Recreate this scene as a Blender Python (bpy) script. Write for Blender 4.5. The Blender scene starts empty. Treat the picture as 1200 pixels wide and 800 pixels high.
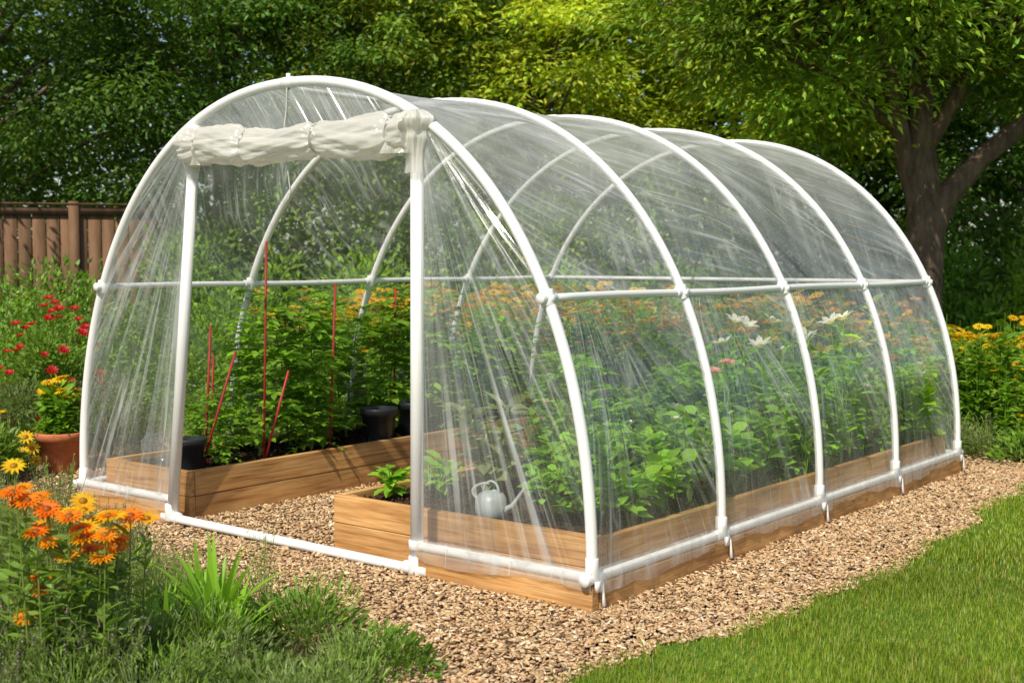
import bpy, math, numpy as np
from mathutils import Vector
rng=np.random.default_rng(11)
scene=bpy.context.scene
scene.view_settings.view_transform='Standard'
try: scene.view_settings.look='None'
except Exception: pass
scene.view_settings.exposure=0

# ------------------------------------------------------------ helpers
class Tpl: pass
class B:
    def __init__(s): s.V=[];s.T=[];s.Q=[];s.C=[];s.n=0
    def add(s,V,T,Q,C):
        V=np.asarray(V,float).reshape(-1,3)
        C=np.asarray(C,float)
        if C.ndim==1: C=np.tile(C,(len(V),1))
        s.V.append(V); s.C.append(C)
        if T is not None and len(T): s.T.append(np.asarray(T,np.int64).reshape(-1,3)+s.n)
        if Q is not None and len(Q): s.Q.append(np.asarray(Q,np.int64).reshape(-1,4)+s.n)
        s.n+=len(V)
    def inst(s,t,pos,R,sc,tint):
        pos=np.asarray(pos,float).reshape(-1,3);N=len(pos);k=len(t.V)
        sc=np.asarray(sc,float)
        if sc.ndim==0: sc=np.full(N,float(sc))
        if sc.ndim==1: sc=np.repeat(sc[:,None],3,1)
        L=t.V[None]*sc[:,None,:]
        W=np.einsum('nij,nkj->nki',R,L)+pos[:,None,:]
        tint=np.asarray(tint,float)
        if tint.ndim==1: tint=np.tile(tint,(N,1))
        C=t.C[None]*tint[:,None,:]
        off=(np.arange(N)*k)[:,None,None]
        T=(t.T[None]+off).reshape(-1,3) if len(t.T) else None
        Q=(t.Q[None]+off).reshape(-1,4) if len(t.Q) else None
        s.add(W.reshape(-1,3),T,Q,C.reshape(-1,3))
    def tpl(s):
        t=Tpl();t.V=np.concatenate(s.V);t.C=np.concatenate(s.C)
        t.T=np.concatenate(s.T) if s.T else np.zeros((0,3),np.int64)
        t.Q=np.concatenate(s.Q) if s.Q else np.zeros((0,4),np.int64)
        return t
    def tube(s,path,r,seg=8,col=(1,1,1),cap=False):
        P=np.asarray(path,float);n=len(P)
        r=np.full(n,float(r)) if np.ndim(r)==0 else np.asarray(r,float)
        if cap:
            P=np.vstack([P[:1],P,P[-1:]]);r=np.concatenate([[1e-4],r,[1e-4]]);n+=2
        T=np.zeros_like(P)
        for i in range(n):
            a=P[max(i-1,0)];b=P[min(i+1,n-1)];d=b-a;l=np.linalg.norm(d)
            T[i]=d/l if l>1e-9 else np.array([0,0,1.])
        if cap: T[0]=T[1] if np.linalg.norm(T[1]) else T[0];T[-1]=T[-2]
        ref=np.array([0,1.,0]) if abs(T[0][1])<.9 else np.array([1.,0,0])
        x=ref-T[0]*np.dot(ref,T[0]);x/=np.linalg.norm(x)
        a=np.arange(seg)*2*math.pi/seg
        V=[]
        for i in range(n):
            x=x-T[i]*np.dot(x,T[i]);x/=np.linalg.norm(x)+1e-12
            y=np.cross(T[i],x)
            V.append(P[i]+(np.cos(a)*r[i])[:,None]*x+(np.sin(a)*r[i])[:,None]*y)
        V=np.concatenate(V)
        i=np.arange(n-1)[:,None]*seg;j=np.arange(seg)[None];j2=(j+1)%seg
        Q=np.stack([i+j,i+j2,i+seg+j2,i+seg+j],-1).reshape(-1,4)
        s.add(V,None,Q,col)
    def box(s,c,size,col,R=None):
        h=np.array(size)/2
        v=np.array([[x,y,z] for x in(-1,1) for y in(-1,1) for z in(-1,1)])*h
        if R is not None: v=v@np.asarray(R).T
        s.add(v+np.array(c),None,[[0,1,3,2],[4,6,7,5],[0,4,5,1],[2,3,7,6],[0,2,6,4],[1,5,7,3]],col)
    def lathe(s,prof,c,seg=24,col=(1,1,1)):
        a=np.arange(seg)*2*math.pi/seg
        V=np.concatenate([np.stack([np.cos(a)*r,np.sin(a)*r,np.full(seg,z)],-1) for r,z in prof])+np.array(c)
        n=len(prof);i=np.arange(n-1)[:,None]*seg;j=np.arange(seg)[None];j2=(j+1)%seg
        s.add(V,None,np.stack([i+j,i+j2,i+seg+j2,i+seg+j],-1).reshape(-1,4),col)
    def build(s,name,mat,parent=None,smooth=False,loc=(0,0,0)):
        t=s.tpl();me=bpy.data.meshes.new(name)
        nv=len(t.V);nt=len(t.T);nq=len(t.Q)
        me.vertices.add(nv);me.vertices.foreach_set('co',t.V.astype(np.float32).ravel())
        li=np.concatenate([t.T.ravel(),t.Q.ravel()]).astype(np.int32)
        me.loops.add(len(li));me.loops.foreach_set('vertex_index',li)
        me.polygons.add(nt+nq)
        st=np.concatenate([np.arange(nt)*3,nt*3+np.arange(nq)*4]).astype(np.int32)
        me.polygons.foreach_set('loop_start',st)
        me.update(calc_edges=True)
        if smooth: me.polygons.foreach_set('use_smooth',np.ones(nt+nq,bool))
        ca=me.color_attributes.new('Col','FLOAT_COLOR','POINT')
        ca.data.foreach_set('color',np.concatenate([t.C,np.ones((nv,1))],1).astype(np.float32).ravel())
        me.materials.append(mat)
        o=bpy.data.objects.new(name,me);scene.collection.objects.link(o);o.location=loc
        if parent: o.parent=parent
        return o
def empty(name,loc=(0,0,0)):
    e=bpy.data.objects.new(name,None);e.location=loc;scene.collection.objects.link(e);e.empty_display_size=.2;return e
def norm(a): return a/(np.linalg.norm(a,axis=-1,keepdims=True)+1e-12)
def frames(d,up):
    y=norm(np.asarray(d,float));x=norm(np.cross(y,up));z=np.cross(x,y)
    return np.stack([x,y,z],-1)
def rotz(a):
    a=np.asarray(a,float).reshape(-1);c,s=np.cos(a),np.sin(a);o=np.zeros_like(a);i=np.ones_like(a)
    return np.stack([np.stack([c,-s,o],-1),np.stack([s,c,o],-1),np.stack([o,o,i],-1)],1)
def rdir(n): return norm(rng.normal(size=(n,3)))
def U(a,b,n=None): return rng.uniform(a,b,n)
def gxy(f,r):   # metres along / across the garden's main axis
    return np.array([3.117-.6214*f+.7845*r,-4.513+.7845*f+.6214*r])
# ------------------------------------------------------------ materials
def newmat(name):
    m=bpy.data.materials.new(name);m.use_nodes=True;m.node_tree.nodes.clear();return m,m.node_tree.nodes,m.node_tree.links
def nd(N,t,**k):
    n=N.new(t)
    for a,b in k.items():
        if a.startswith('i_'): n.inputs[a[2:].replace('_',' ')].default_value=b
        else: setattr(n,a,b)
    return n
def ramp(N,L,src,stops):
    r=N.new('ShaderNodeValToRGB');e=r.color_ramp.elements
    while len(e)<len(stops): e.new(.5)
    for k,(p,c) in enumerate(stops):
        e[k].position=p;e[k].color=(c,c,c,1) if np.ndim(c)==0 else (*c,1)
    L.new(src,r.inputs[0]);return r
def math_(N,L,op,a,b=None,clamp=False):
    m=N.new('ShaderNodeMath');m.operation=op;m.use_clamp=clamp
    for i,v in enumerate((a,b)):
        if v is None: continue
        if isinstance(v,(int,float)): m.inputs[i].default_value=v
        else: L.new(v,m.inputs[i])
    return m.outputs[0]
def mulcol(N,L,a,b,fac=1.):
    m=N.new('ShaderNodeMix');m.data_type='RGBA';m.blend_type='MULTIPLY';m.inputs[0].default_value=fac
    L.new(a,m.inputs[6]);L.new(b,m.inputs[7]);return m.outputs[2]
def foliage_mat(name,trans=.42,rough=.45,spec=.4,gain=(2.05,1.8,1.35)):
    m,N,L=newmat(name)
    at=nd(N,'ShaderNodeAttribute',attribute_name='Col')
    vm=N.new('ShaderNodeVectorMath');vm.operation='MULTIPLY';L.new(at.outputs['Vector'],vm.inputs[0]);vm.inputs[1].default_value=gain
    vc=N.new('ShaderNodeVectorMath');vc.operation='MINIMUM';L.new(vm.outputs[0],vc.inputs[0]);vc.inputs[1].default_value=(.85,.85,.85)
    c=vc.outputs[0]
    p=nd(N,'ShaderNodeBsdfPrincipled');p.inputs['Roughness'].default_value=rough;p.inputs['Specular IOR Level'].default_value=spec
    L.new(c,p.inputs['Base Color'])
    tr=N.new('ShaderNodeBsdfTranslucent')
    v2=N.new('ShaderNodeVectorMath');v2.operation='MULTIPLY';L.new(c,v2.inputs[0]);v2.inputs[1].default_value=(1.25,1.15,.5);L.new(v2.outputs[0],tr.inputs[0])
    mx=N.new('ShaderNodeMixShader');mx.inputs[0].default_value=trans
    L.new(p.outputs[0],mx.inputs[1]);L.new(tr.outputs[0],mx.inputs[2])
    o=N.new('ShaderNodeOutputMaterial');L.new(mx.outputs[0],o.inputs[0]);return m
M_leaf=foliage_mat('leaf')
def simple(name,col,rough=.5,spec=.5,noise=None,bump=0,useattr=False,coord='Object',nscale=(1,1,1)):
    m,N,L=newmat(name)
    p=N.new('ShaderNodeBsdfPrincipled');p.inputs['Roughness'].default_value=rough;p.inputs['Specular IOR Level'].default_value=spec
    tc=N.new('ShaderNodeTexCoord');mp=N.new('ShaderNodeMapping');mp.inputs['Scale'].default_value=nscale;L.new(tc.outputs[coord],mp.inputs[0])
    if useattr: src=nd(N,'ShaderNodeAttribute',attribute_name='Col').outputs['Color']
    else:
        rg=N.new('ShaderNodeRGB');rg.outputs[0].default_value=(*col,1);src=rg.outputs[0]
    if noise:
        nz=nd(N,'ShaderNodeTexNoise',i_Scale=float(noise[0]),i_Detail=4.);nz.inputs['Roughness'].default_value=.65;L.new(mp.outputs[0],nz.inputs['Vector'])
        r=ramp(N,L,nz.outputs['Fac'],[(.3,noise[1]),(.7,noise[2])]);src=mulcol(N,L,src,r.outputs[0])
        if bump:
            b=nd(N,'ShaderNodeBump',i_Strength=float(bump),i_Distance=.01);L.new(nz.outputs['Fac'],b.inputs['Height']);L.new(b.outputs[0],p.inputs['Normal'])
    L.new(src,p.inputs['Base Color'])
    o=N.new('ShaderNodeOutputMaterial');L.new(p.outputs[0],o.inputs[0]);return m
M_pvc=simple('white_pvc',(.80,.80,.80),.32,.5,(3,.93,1.03))
M_chip=simple('wood_chips',(0,0,0),.85,.15,None,useattr=True)
M_fence=simple('fence_wood',(0,0,0),.8,.2,(3,.6,1.2),.3,useattr=True,nscale=(4,4,.6))
M_bark=simple('bark',(.14,.10,.07),.95,.1,(5,.45,1.4),1.0,nscale=(3,3,.7))
M_terra=simple('terracotta',(.54,.18,.08),.8,.2,(14,.75,1.15),.2)
M_black=simple('black_plastic',(.02,.024,.03),.4,.5,(8,.8,1.2))
M_can=simple('grey_plastic',(.42,.46,.47),.4,.5,(8,.85,1.1))
M_red=simple('red_stake_paint',(.38,.025,.03),.5,.4,(8,.8,1.1))
M_soil=simple('soil',(.045,.028,.018),.95,.1,(25,.5,1.7),1.0)
M_cord=simple('cord',(.5,.5,.48),.7,.2,(40,.8,1.1))

def wood_mat():
    m,N,L=newmat('cedar_board')
    tc=N.new('ShaderNodeTexCoord');oi=N.new('ShaderNodeObjectInfo')
    ad=N.new('ShaderNodeVectorMath');ad.operation='ADD';L.new(tc.outputs['Object'],ad.inputs[0])
    cm=N.new('ShaderNodeCombineXYZ')
    k=math_(N,L,'MULTIPLY',oi.outputs['Random'],17.);L.new(k,cm.inputs[0]);L.new(k,cm.inputs[1]);L.new(cm.outputs[0],ad.inputs[1])
    mp=N.new('ShaderNodeMapping');mp.inputs['Scale'].default_value=(1.1,9,16);L.new(ad.outputs[0],mp.inputs[0])
    n1=nd(N,'ShaderNodeTexNoise',i_Scale=2.2,i_Detail=5.,i_Distortion=.7);L.new(mp.outputs[0],n1.inputs['Vector'])
    mp2=N.new('ShaderNodeMapping');mp2.inputs['Scale'].default_value=(3,40,90);L.new(ad.outputs[0],mp2.inputs[0])
    n2=nd(N,'ShaderNodeTexNoise',i_Scale=1.5,i_Detail=3.);L.new(mp2.outputs[0],n2.inputs['Vector'])
    mp3=N.new('ShaderNodeMapping');mp3.inputs['Scale'].default_value=(3.,7,9);L.new(ad.outputs[0],mp3.inputs[0])
    vo=nd(N,'ShaderNodeTexVoronoi',i_Scale=1.1);L.new(mp3.outputs[0],vo.inputs['Vector'])
    kn=ramp(N,L,vo.outputs['Distance'],[(.03,.35),(.11,1.)])
    r=ramp(N,L,n1.outputs['Fac'],[(.28,(.38,.17,.055)),(.5,(.60,.32,.115)),(.72,(.70,.42,.18))])
    r2=ramp(N,L,n2.outputs['Fac'],[(.3,.72),(.6,1.05)])
    c=mulcol(N,L,r.outputs[0],r2.outputs[0]);c=mulcol(N,L,c,kn.outputs[0],.75)
    bc=nd(N,'ShaderNodeTexNoise',i_Scale=1.7,i_Detail=3.);L.new(ad.outputs[0],bc.inputs['Vector'])
    r3=ramp(N,L,bc.outputs['Fac'],[(.3,.66),(.65,1.08)]);c=mulcol(N,L,c,r3.outputs[0])
    p=N.new('ShaderNodeBsdfPrincipled');p.inputs['Roughness'].default_value=.7;p.inputs['Specular IOR Level'].default_value=.25
    L.new(c,p.inputs['Base Color'])
    b=nd(N,'ShaderNodeBump',i_Strength=.35,i_Distance=.004);L.new(n2.outputs['Fac'],b.inputs['Height']);L.new(b.outputs[0],p.inputs['Normal'])
    o=N.new('ShaderNodeOutputMaterial');L.new(p.outputs[0],o.inputs[0]);return m
M_wood=wood_mat()

def plastic_mat(name,base=.015,streak=.36,wide=.12,line=.32,dense=0.,col=(.85,.87,.88),bump=.8):
    m,N,L=newmat(name)
    uv=nd(N,'ShaderNodeUVMap',uv_map='UVMap')
    def nz(sx,sy,det,dist=0.,off=0.):
        mp=N.new('ShaderNodeMapping');mp.inputs['Scale'].default_value=(sx,sy,1);mp.inputs['Location'].default_value=(off,off,0);L.new(uv.outputs[0],mp.inputs[0])
        n=nd(N,'ShaderNodeTexNoise',i_Scale=1.,i_Detail=float(det),i_Distortion=dist);n.noise_dimensions='2D';L.new(mp.outputs[0],n.inputs['Vector']);return n.outputs['Fac']
    a=nz(34,.9,2,.3);b=nz(6,.55,1,.3);cl=nz(2.6,1.7,2);c3=nz(15,1.1,1,.6,7.3);cl2=nz(4.5,2.2,1,0,3.1)
    ra=ramp(N,L,a,[(.53,0.),(.70,1.)]).outputs[0];rb=ramp(N,L,b,[(.4,0.),(.75,1.)]).outputs[0]
    rcl=ramp(N,L,cl,[(.38,.05),(.66,1.)]).outputs[0]
    rl=ramp(N,L,c3,[(.475,0.),(.497,1.),(.503,1.),(.525,0.)]).outputs[0]
    rc2=ramp(N,L,cl2,[(.45,0.),(.62,1.)]).outputs[0]
    s=math_(N,L,'MULTIPLY',math_(N,L,'MULTIPLY',ra,rcl),streak)  # pale film wrinkles, with their thin highlights painted into the opacity
    s=math_(N,L,'ADD',s,math_(N,L,'MULTIPLY',math_(N,L,'MULTIPLY',rl,rc2),line))
    s=math_(N,L,'ADD',s,math_(N,L,'MULTIPLY',rb,wide))
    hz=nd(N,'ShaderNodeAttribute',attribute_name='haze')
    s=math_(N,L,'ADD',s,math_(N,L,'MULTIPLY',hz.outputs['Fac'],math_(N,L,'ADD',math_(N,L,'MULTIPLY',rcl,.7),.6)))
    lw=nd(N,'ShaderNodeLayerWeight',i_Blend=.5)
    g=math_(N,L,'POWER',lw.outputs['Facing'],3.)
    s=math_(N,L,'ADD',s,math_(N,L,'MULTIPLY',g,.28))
    s=math_(N,L,'ADD',s,base+dense);s=math_(N,L,'MINIMUM',s,.95)
    hgt=math_(N,L,'ADD',math_(N,L,'MULTIPLY',a,.6),math_(N,L,'ADD',math_(N,L,'MULTIPLY',b,1.4),math_(N,L,'MULTIPLY',c3,.8)))
    bp=nd(N,'ShaderNodeBump',i_Strength=bump,i_Distance=.03);L.new(hgt,bp.inputs['Height'])
    d=N.new('ShaderNodeBsdfDiffuse');d.inputs[0].default_value=(*col,1);L.new(bp.outputs[0],d.inputs['Normal'])
    t=N.new('ShaderNodeBsdfTranslucent');t.inputs[0].default_value=(*col,1)
    m1=N.new('ShaderNodeMixShader');m1.inputs[0].default_value=.42;L.new(d.outputs[0],m1.inputs[1]);L.new(t.outputs[0],m1.inputs[2])
    tp=N.new('ShaderNodeBsdfTransparent');tp.inputs[0].default_value=(.985,.99,.99,1)
    m2=N.new('ShaderNodeMixShader');L.new(s,m2.inputs[0]);L.new(tp.outputs[0],m2.inputs[1]);L.new(m1.outputs[0],m2.inputs[2])
    gl=N.new('ShaderNodeBsdfGlossy');gl.inputs['Roughness'].default_value=.15;gl.inputs[0].default_value=(.92,.95,.98,1);L.new(bp.outputs[0],gl.inputs['Normal'])
    fr=math_(N,L,'ADD',math_(N,L,'MULTIPLY',g,.30),.06)
    m3=N.new('ShaderNodeMixShader');L.new(fr,m3.inputs[0]);L.new(m2.outputs[0],m3.inputs[1]);L.new(gl.outputs[0],m3.inputs[2])
    o=N.new('ShaderNodeOutputMaterial');L.new(m3.outputs[0],o.inputs[0]);return m
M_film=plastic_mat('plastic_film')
M_film2=plastic_mat('plastic_film_bunched',dense=.60,line=.1,col=(.86,.84,.78),bump=.5)

# ------------------------------------------------------------ world, sun, camera
tosun=Vector((.20,-.74,.84)).normalized()
w=bpy.data.worlds.new('World');scene.world=w;w.use_nodes=True
N=w.node_tree.nodes;L=w.node_tree.links
sk=N.new('ShaderNodeTexSky');sk.sky_type='NISHITA';sk.sun_disc=False
sk.sun_elevation=math.asin(tosun.z);sk.sun_rotation=math.atan2(tosun.x,tosun.y)
N['Background'].inputs[1].default_value=.125;L.new(sk.outputs[0],N['Background'].inputs[0])
sl=bpy.data.lights.new('sun','SUN');sl.energy=5.0;sl.angle=math.radians(.5);sl.color=(1,.91,.73)
so=bpy.data.objects.new('sun',sl);scene.collection.objects.link(so);so.rotation_euler=tosun.to_track_quat('Z','Y').to_euler();so.location=(3,-6,12)
cd=bpy.data.cameras.new('camera');cam=bpy.data.objects.new('camera',cd);scene.collection.objects.link(cam)
cam.location=(3.117,-4.513,1.55);cam.rotation_euler=(math.radians(90-3.81),0,math.radians(38.42))
cd.lens=45.1;cd.clip_end=500;scene.camera=cam
cd.dof.use_dof=True;cd.dof.focus_distance=6.6;cd.dof.aperture_fstop=3.4

# ------------------------------------------------------------ ground sheets
def ground_mat(name,stops,sc,bump=.5,vor=None):
    m,N,L=newmat(name);tc=N.new('ShaderNodeTexCoord')
    n=nd(N,'ShaderNodeTexNoise',i_Scale=float(sc),i_Detail=6.);n.inputs['Roughness'].default_value=.7;L.new(tc.outputs['Object'],n.inputs['Vector'])
    r=ramp(N,L,n.outputs['Fac'],stops);c=r.outputs[0];h=n.outputs['Fac']
    n2=nd(N,'ShaderNodeTexNoise',i_Scale=.8,i_Detail=3.);L.new(tc.outputs['Object'],n2.inputs['Vector'])
    c=mulcol(N,L,c,ramp(N,L,n2.outputs['Fac'],[(.3,.75),(.7,1.2)]).outputs[0])
    if vor:
        v=nd(N,'ShaderNodeTexVoronoi',i_Scale=float(vor));L.new(tc.outputs['Object'],v.inputs['Vector'])
        c=mulcol(N,L,c,ramp(N,L,v.outputs['Color'],[(.1,.5),(.9,1.4)]).outputs[0]);h=v.outputs['Distance']
    p=N.new('ShaderNodeBsdfPrincipled');p.inputs['Roughness'].default_value=.95;p.inputs['Specular IOR Level'].default_value=.1;L.new(c,p.inputs['Base Color'])
    b=nd(N,'ShaderNodeBump',i_Strength=float(bump),i_Distance=.02);L.new(h,b.inputs['Height']);L.new(b.outputs[0],p.inputs['Normal'])
    o=N.new('ShaderNodeOutputMaterial');L.new(p.outputs[0],o.inputs[0]);return m
def flat_poly(name,pts,z,mat):
    me=bpy.data.meshes.new(name);me.from_pydata([(x,y,z) for x,y in pts],[],[list(range(len(pts)))]);me.materials.append(mat)
    o=bpy.data.objects.new(name,me);scene.collection.objects.link(o);return o
M_ground=ground_mat('rough_grass',[(.3,(.05,.09,.02)),(.7,(.12,.2,.04))],6)
M_mulch=ground_mat('mulch',[(.3,(.16,.10,.055)),(.7,(.42,.28,.16))],25,1,vor=38)
M_lawn=ground_mat('lawn',[(.3,(.06,.13,.02)),(.7,(.13,.24,.035))],40)
M_bed=ground_mat('bed_soil',[(.3,(.03,.025,.012)),(.7,(.07,.055,.03))],20,1)
flat_poly('ground',[(-150,-150),(150,-150),(150,150),(-150,150)],0,M_ground)
ey=np.array([-8,-3.2,-2,-1,-.3,.25,1.1,2.1,3.1,4.25,5.0]);ex=np.array([-.3,-.05,.15,.38,.5,.62,.71,.69,.60,.52,.75])
def lawn_edge(y): return np.interp(y,ey,ex)+.03*np.sin(y*5.1)+.02*np.sin(y*13+1)+.012*np.sin(y*31)
ys=np.linspace(-8,5,220)
flat_poly('mulch_path',[(-7.5,-.2),(-4.2,-.75),(-1.4,-1.05),(0.,-1.5),(0,-8)]+[(lawn_edge(y)+.05,y) for y in ys]+[(3,5.35),(-7.5,5.35)],.004,M_mulch)
flat_poly('lawn',[(lawn_edge(y),y) for y in ys[::-1]]+[(14,-8),(14,5.2),(3.0,5.2),(lawn_edge(5)+.3,5.15)],.010,M_lawn)
def bed_edge(x): return np.interp(x,[-6,-4.1,-2.7,-1.36,-.6,-.1,.14,.24],[-.6,-.8,-.80,-.90,-.97,-1.08,-1.3,-2.2])+.05*np.sin(x*4)
xs=np.linspace(-7,.15,60)
flat_poly('flower_bed_soil',[(x,bed_edge(x)+.06) for x in xs[::-1]]+[(-7,-7),(.15,-7)],.014,M_bed)

# wood chips
hb=B();hv=np.array([[-.5,-.5,-.5],[.5,-.38,-.5],[.42,.5,-.5],[-.5,.3,-.5],[-.45,-.42,.5],[.5,-.3,.5],[.36,.42,.5],[-.42,.35,.5]])
hb.add(hv,None,[[3,2,1,0],[4,5,6,7],[0,1,5,4],[1,2,6,5],[2,3,7,6],[3,0,4,7]],(1,1,1));chipT=hb.tpl()
def chips(n,x0,x1,y0,y1,test=None,smin=1.):
    x=U(x0,x1,n);y=U(y0,y1,n)
    if test is not None:
        k=test(x,y);x=x[k];y=y[k]
    n=len(x);L_=U(.010,.042,n)*smin;W_=U(.007,.018,n)*smin;H_=U(.003,.007,n)
    d=np.stack([rng.normal(size=n),rng.normal(size=n),rng.normal(0,.28,n)],-1)
    up=norm(np.stack([rng.normal(0,.32,n),rng.normal(0,.32,n),np.ones(n)],-1))
    R=frames(d,up);pal=np.array([[.60,.41,.235],[.49,.32,.175],[.68,.50,.31],[.33,.20,.11],[.20,.12,.07],[.74,.60,.42],[.56,.35,.18]])
    c=pal[rng.choice(7,n,p=[.27,.21,.18,.12,.06,.07,.09])]*U(.75,1.12,(n,1))
    return np.stack([x,y,U(.008,.026,n)],-1),R,np.stack([W_,L_,H_],-1),c
cb=B()
outside=lambda x,y:(~((x>-3.88)&(x<.01)&(y>-.03)&(y<4.6)))&(x<lawn_edge(y)+.03)
front=lambda x,y:outside(x,y)&(y>bed_edge(x)-.1)
cb.inst(chipT,*chips(42000,-4.6,.75,-1.7,0.1,front))
cb.inst(chipT,*chips(11000,-.3,.6,-3.0,-1.0,lambda x,y:(x<lawn_edge(y)+.03)&(y>bed_edge(x)-.1)))
cb.inst(chipT,*chips(19000,0,.8,0,5.2,outside))
cb.inst(chipT,*chips(16000,-2.95,-1.78,-.0,4.5))
cb.inst(chipT,*chips(13000,-6.8,-3.86,-.7,4.5,front,1.15))
cb.inst(chipT,*chips(6000,-3,3,4.6,5.6,lambda x,y:y>0,1.2))
cb.build('wood_chip_mulch',M_chip)

# lawn blades
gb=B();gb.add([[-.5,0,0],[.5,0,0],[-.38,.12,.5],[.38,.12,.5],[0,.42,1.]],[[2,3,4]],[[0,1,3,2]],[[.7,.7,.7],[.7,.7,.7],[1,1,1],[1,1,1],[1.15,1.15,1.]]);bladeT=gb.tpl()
lb=B()
def blades(n,x0,x1,y0,y1,hs,ws,off=0.):
    x=U(x0,x1,n);y=U(y0,y1,n);k=x>lawn_edge(y)-.01+off+.03*rng.normal(size=n);x=x[k];y=y[k];n=len(x)
    R=rotz(U(0,6.28,n))
    h=U(.6,1.25,n)*hs*(1+.35*np.sin(x*3.1+y*2)*np.sin(y*4.2-x))
    patch=.5+.5*np.sin(x*1.9+1.3*np.sin(y*2.3))*np.cos(y*1.7+x)
    c=np.array([.125,.20,.02])*U(.65,1.25,(n,1))*(.80+.36*patch[:,None])
    dry=rng.random(n)<.06;c[dry]=np.array([.24,.21,.08])
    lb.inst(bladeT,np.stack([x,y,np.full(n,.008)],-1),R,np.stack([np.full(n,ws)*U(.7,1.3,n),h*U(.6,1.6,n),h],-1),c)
blades(130000,.1,3.4,-2.,1.6,.036,.0036)
blades(60000,.4,3.2,1.6,5.2,.036,.0055)
blades(40000,3.2,6,-1,5.2,.04,.009)
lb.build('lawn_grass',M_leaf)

# ------------------------------------------------------------ greenhouse
GH=empty('greenhouse_hoop_tunnel',(-1.93,2.27,0))
GHl=np.array([-1.93,2.27,0])
class GB(B):
    def done(s,name,mat,smooth=True):
        for v in s.V: v-=GHl
        return s.build(name,mat,GH,smooth)
cx,a_,z0,b_,ne=-1.93,1.91,.155,2.285,2.15
def arch_raw(n=600):
    th=np.linspace(0,math.pi,n);c=np.cos(th);s_=np.sin(th)
    return np.stack([cx+a_*np.sign(c)*np.abs(c)**(2/ne),z0+b_*np.abs(s_)**(2/ne)],-1)
raw=arch_raw(3000);seg=np.r_[0,np.cumsum(np.linalg.norm(np.diff(raw,axis=0),axis=1))];AL=seg[-1]
def arch(n):
    t=np.linspace(0,AL,n);return np.stack([np.interp(t,seg,raw[:,0]),np.interp(t,seg,raw[:,1])],-1)
def arch_z(x): return z0+b_*np.maximum(1-(np.abs(x-cx)/a_)**ne,0)**(1/ne)
def arch_half(z): return a_*np.maximum(1-(np.clip((z-z0)/b_,0,1))**ne,0)**(1/ne)
RY=[0.,1.135,2.27,3.39,4.52]
pz=1.365;ph_=float(arch_half(pz))
fb=GB()
A=arch(80)
for k,y in enumerate(RY):
    wob=.012*np.sin(np.linspace(0,3+k,80)*2)*(k>0)
    fb.tube(np.stack([A[:,0],np.full(80,y)+wob,A[:,1]],-1),.0235 if k else .026,14)
for sx in(-1,1):
    xx=cx+sx*ph_
    fb.tube([[xx,y,pz+.004*math.sin(y*3)] for y in np.linspace(-.03,4.55,24)],.018,12,cap=True)
    fb.tube([[cx+sx*a_,y,z0] for y in np.linspace(0,4.52,10)],.023,12)
fb.tube([[cx,y,z0+b_-.03] for y in np.linspace(0,4.52,10)],.014,10)
fb.tube([[cx-a_,4.52,z0],[cx+a_,4.52,z0]],.022,12)
fb.tube([[cx-ph_,4.52,pz],[cx+ph_,4.52,pz]],.016,12)
PLt=np.array([-2.70,0,2.2]);PLb=np.array([-2.965,0,.02]);PRt=np.array([-1.035,0,2.17]);PRb=np.array([-1.05,0,.0])
fb.tube([PLb,PLt],.032,16,cap=True);fb.tube([PRb,PRt],.032,16,cap=True)
fb.tube([[-3.84,0,z0],[-2.95,0,z0]],.022,12);fb.tube([[-1.05,0,z0],[-.02,0,z0]],.022,12)
fb.tube([[-2.96,0,.045],[-1.05,0,.035]],.026,14)
fb.tube([[-2.72,0,2.15],[-1.03,0,2.13]],.022,12)
fb.done('pvc_frame',M_pvc)
kb=GB()
def ring(c,d,ln,r):
    c=np.array(c,float);d=np.array(d,float);d/=np.linalg.norm(d)
    kb.tube([c-d*ln/2,c-d*ln/2*.92,c+d*ln/2*.92,c+d*ln/2],[r*.93,r,r,r*.93],16,cap=True)
for k,y in enumerate(RY):
    for sx in(-1,1):
        xx=cx+sx*ph_;tz=np.array([-sx*.22,0,1.])
        ring([xx,y,pz],tz,.075,.0305 if k else .033);ring([xx,y,pz],[0,1,0],.11,.0245)
        ring([xx+sx*.026,y,pz],[1,0,0],.03,.016)
        ring([cx+sx*a_,y,z0+.045],[0,0,1],.09,.030);ring([cx+sx*a_,y,z0],[0,1,0],.13,.028)
        X=cx+sx*(a_+.032)
        kb.tube([[X-sx*.02,y+.03,z0+.0],[X,y+.03,z0-.03],[X+sx*.006,y+.034,z0-.075],[X+sx*.012,y+.03,z0-.12]],[.010,.010,.006,.010],8,cap=True)
        kb.box([X+sx*.002,y+.0,z0-.03],[.012,.04,.045],(1,1,1))
    ring([cx,y,z0+b_],[1,0,0],.07,.029);
ring([cx,0,z0+b_+.03],[0,0,1],.03,.012)
ring(PRb+[0,0,.05],[0,0,1],.11,.042);ring(PRb+[0,0,.16],[0,0,1],.045,.040);ring(PRb+[0,0,.04],[1,0,0],.16,.034)
ring(PLb+[0,0,.06],[0,0,1],.1,.040);ring(PLb+[0.0,0,.03],[1,0,0],.14,.034)
for p,s in((PLt,1),(PRt,1)): ring(p,[0,0,1],.13,.045)
kb.done('pipe_connectors',M_pvc)
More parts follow.
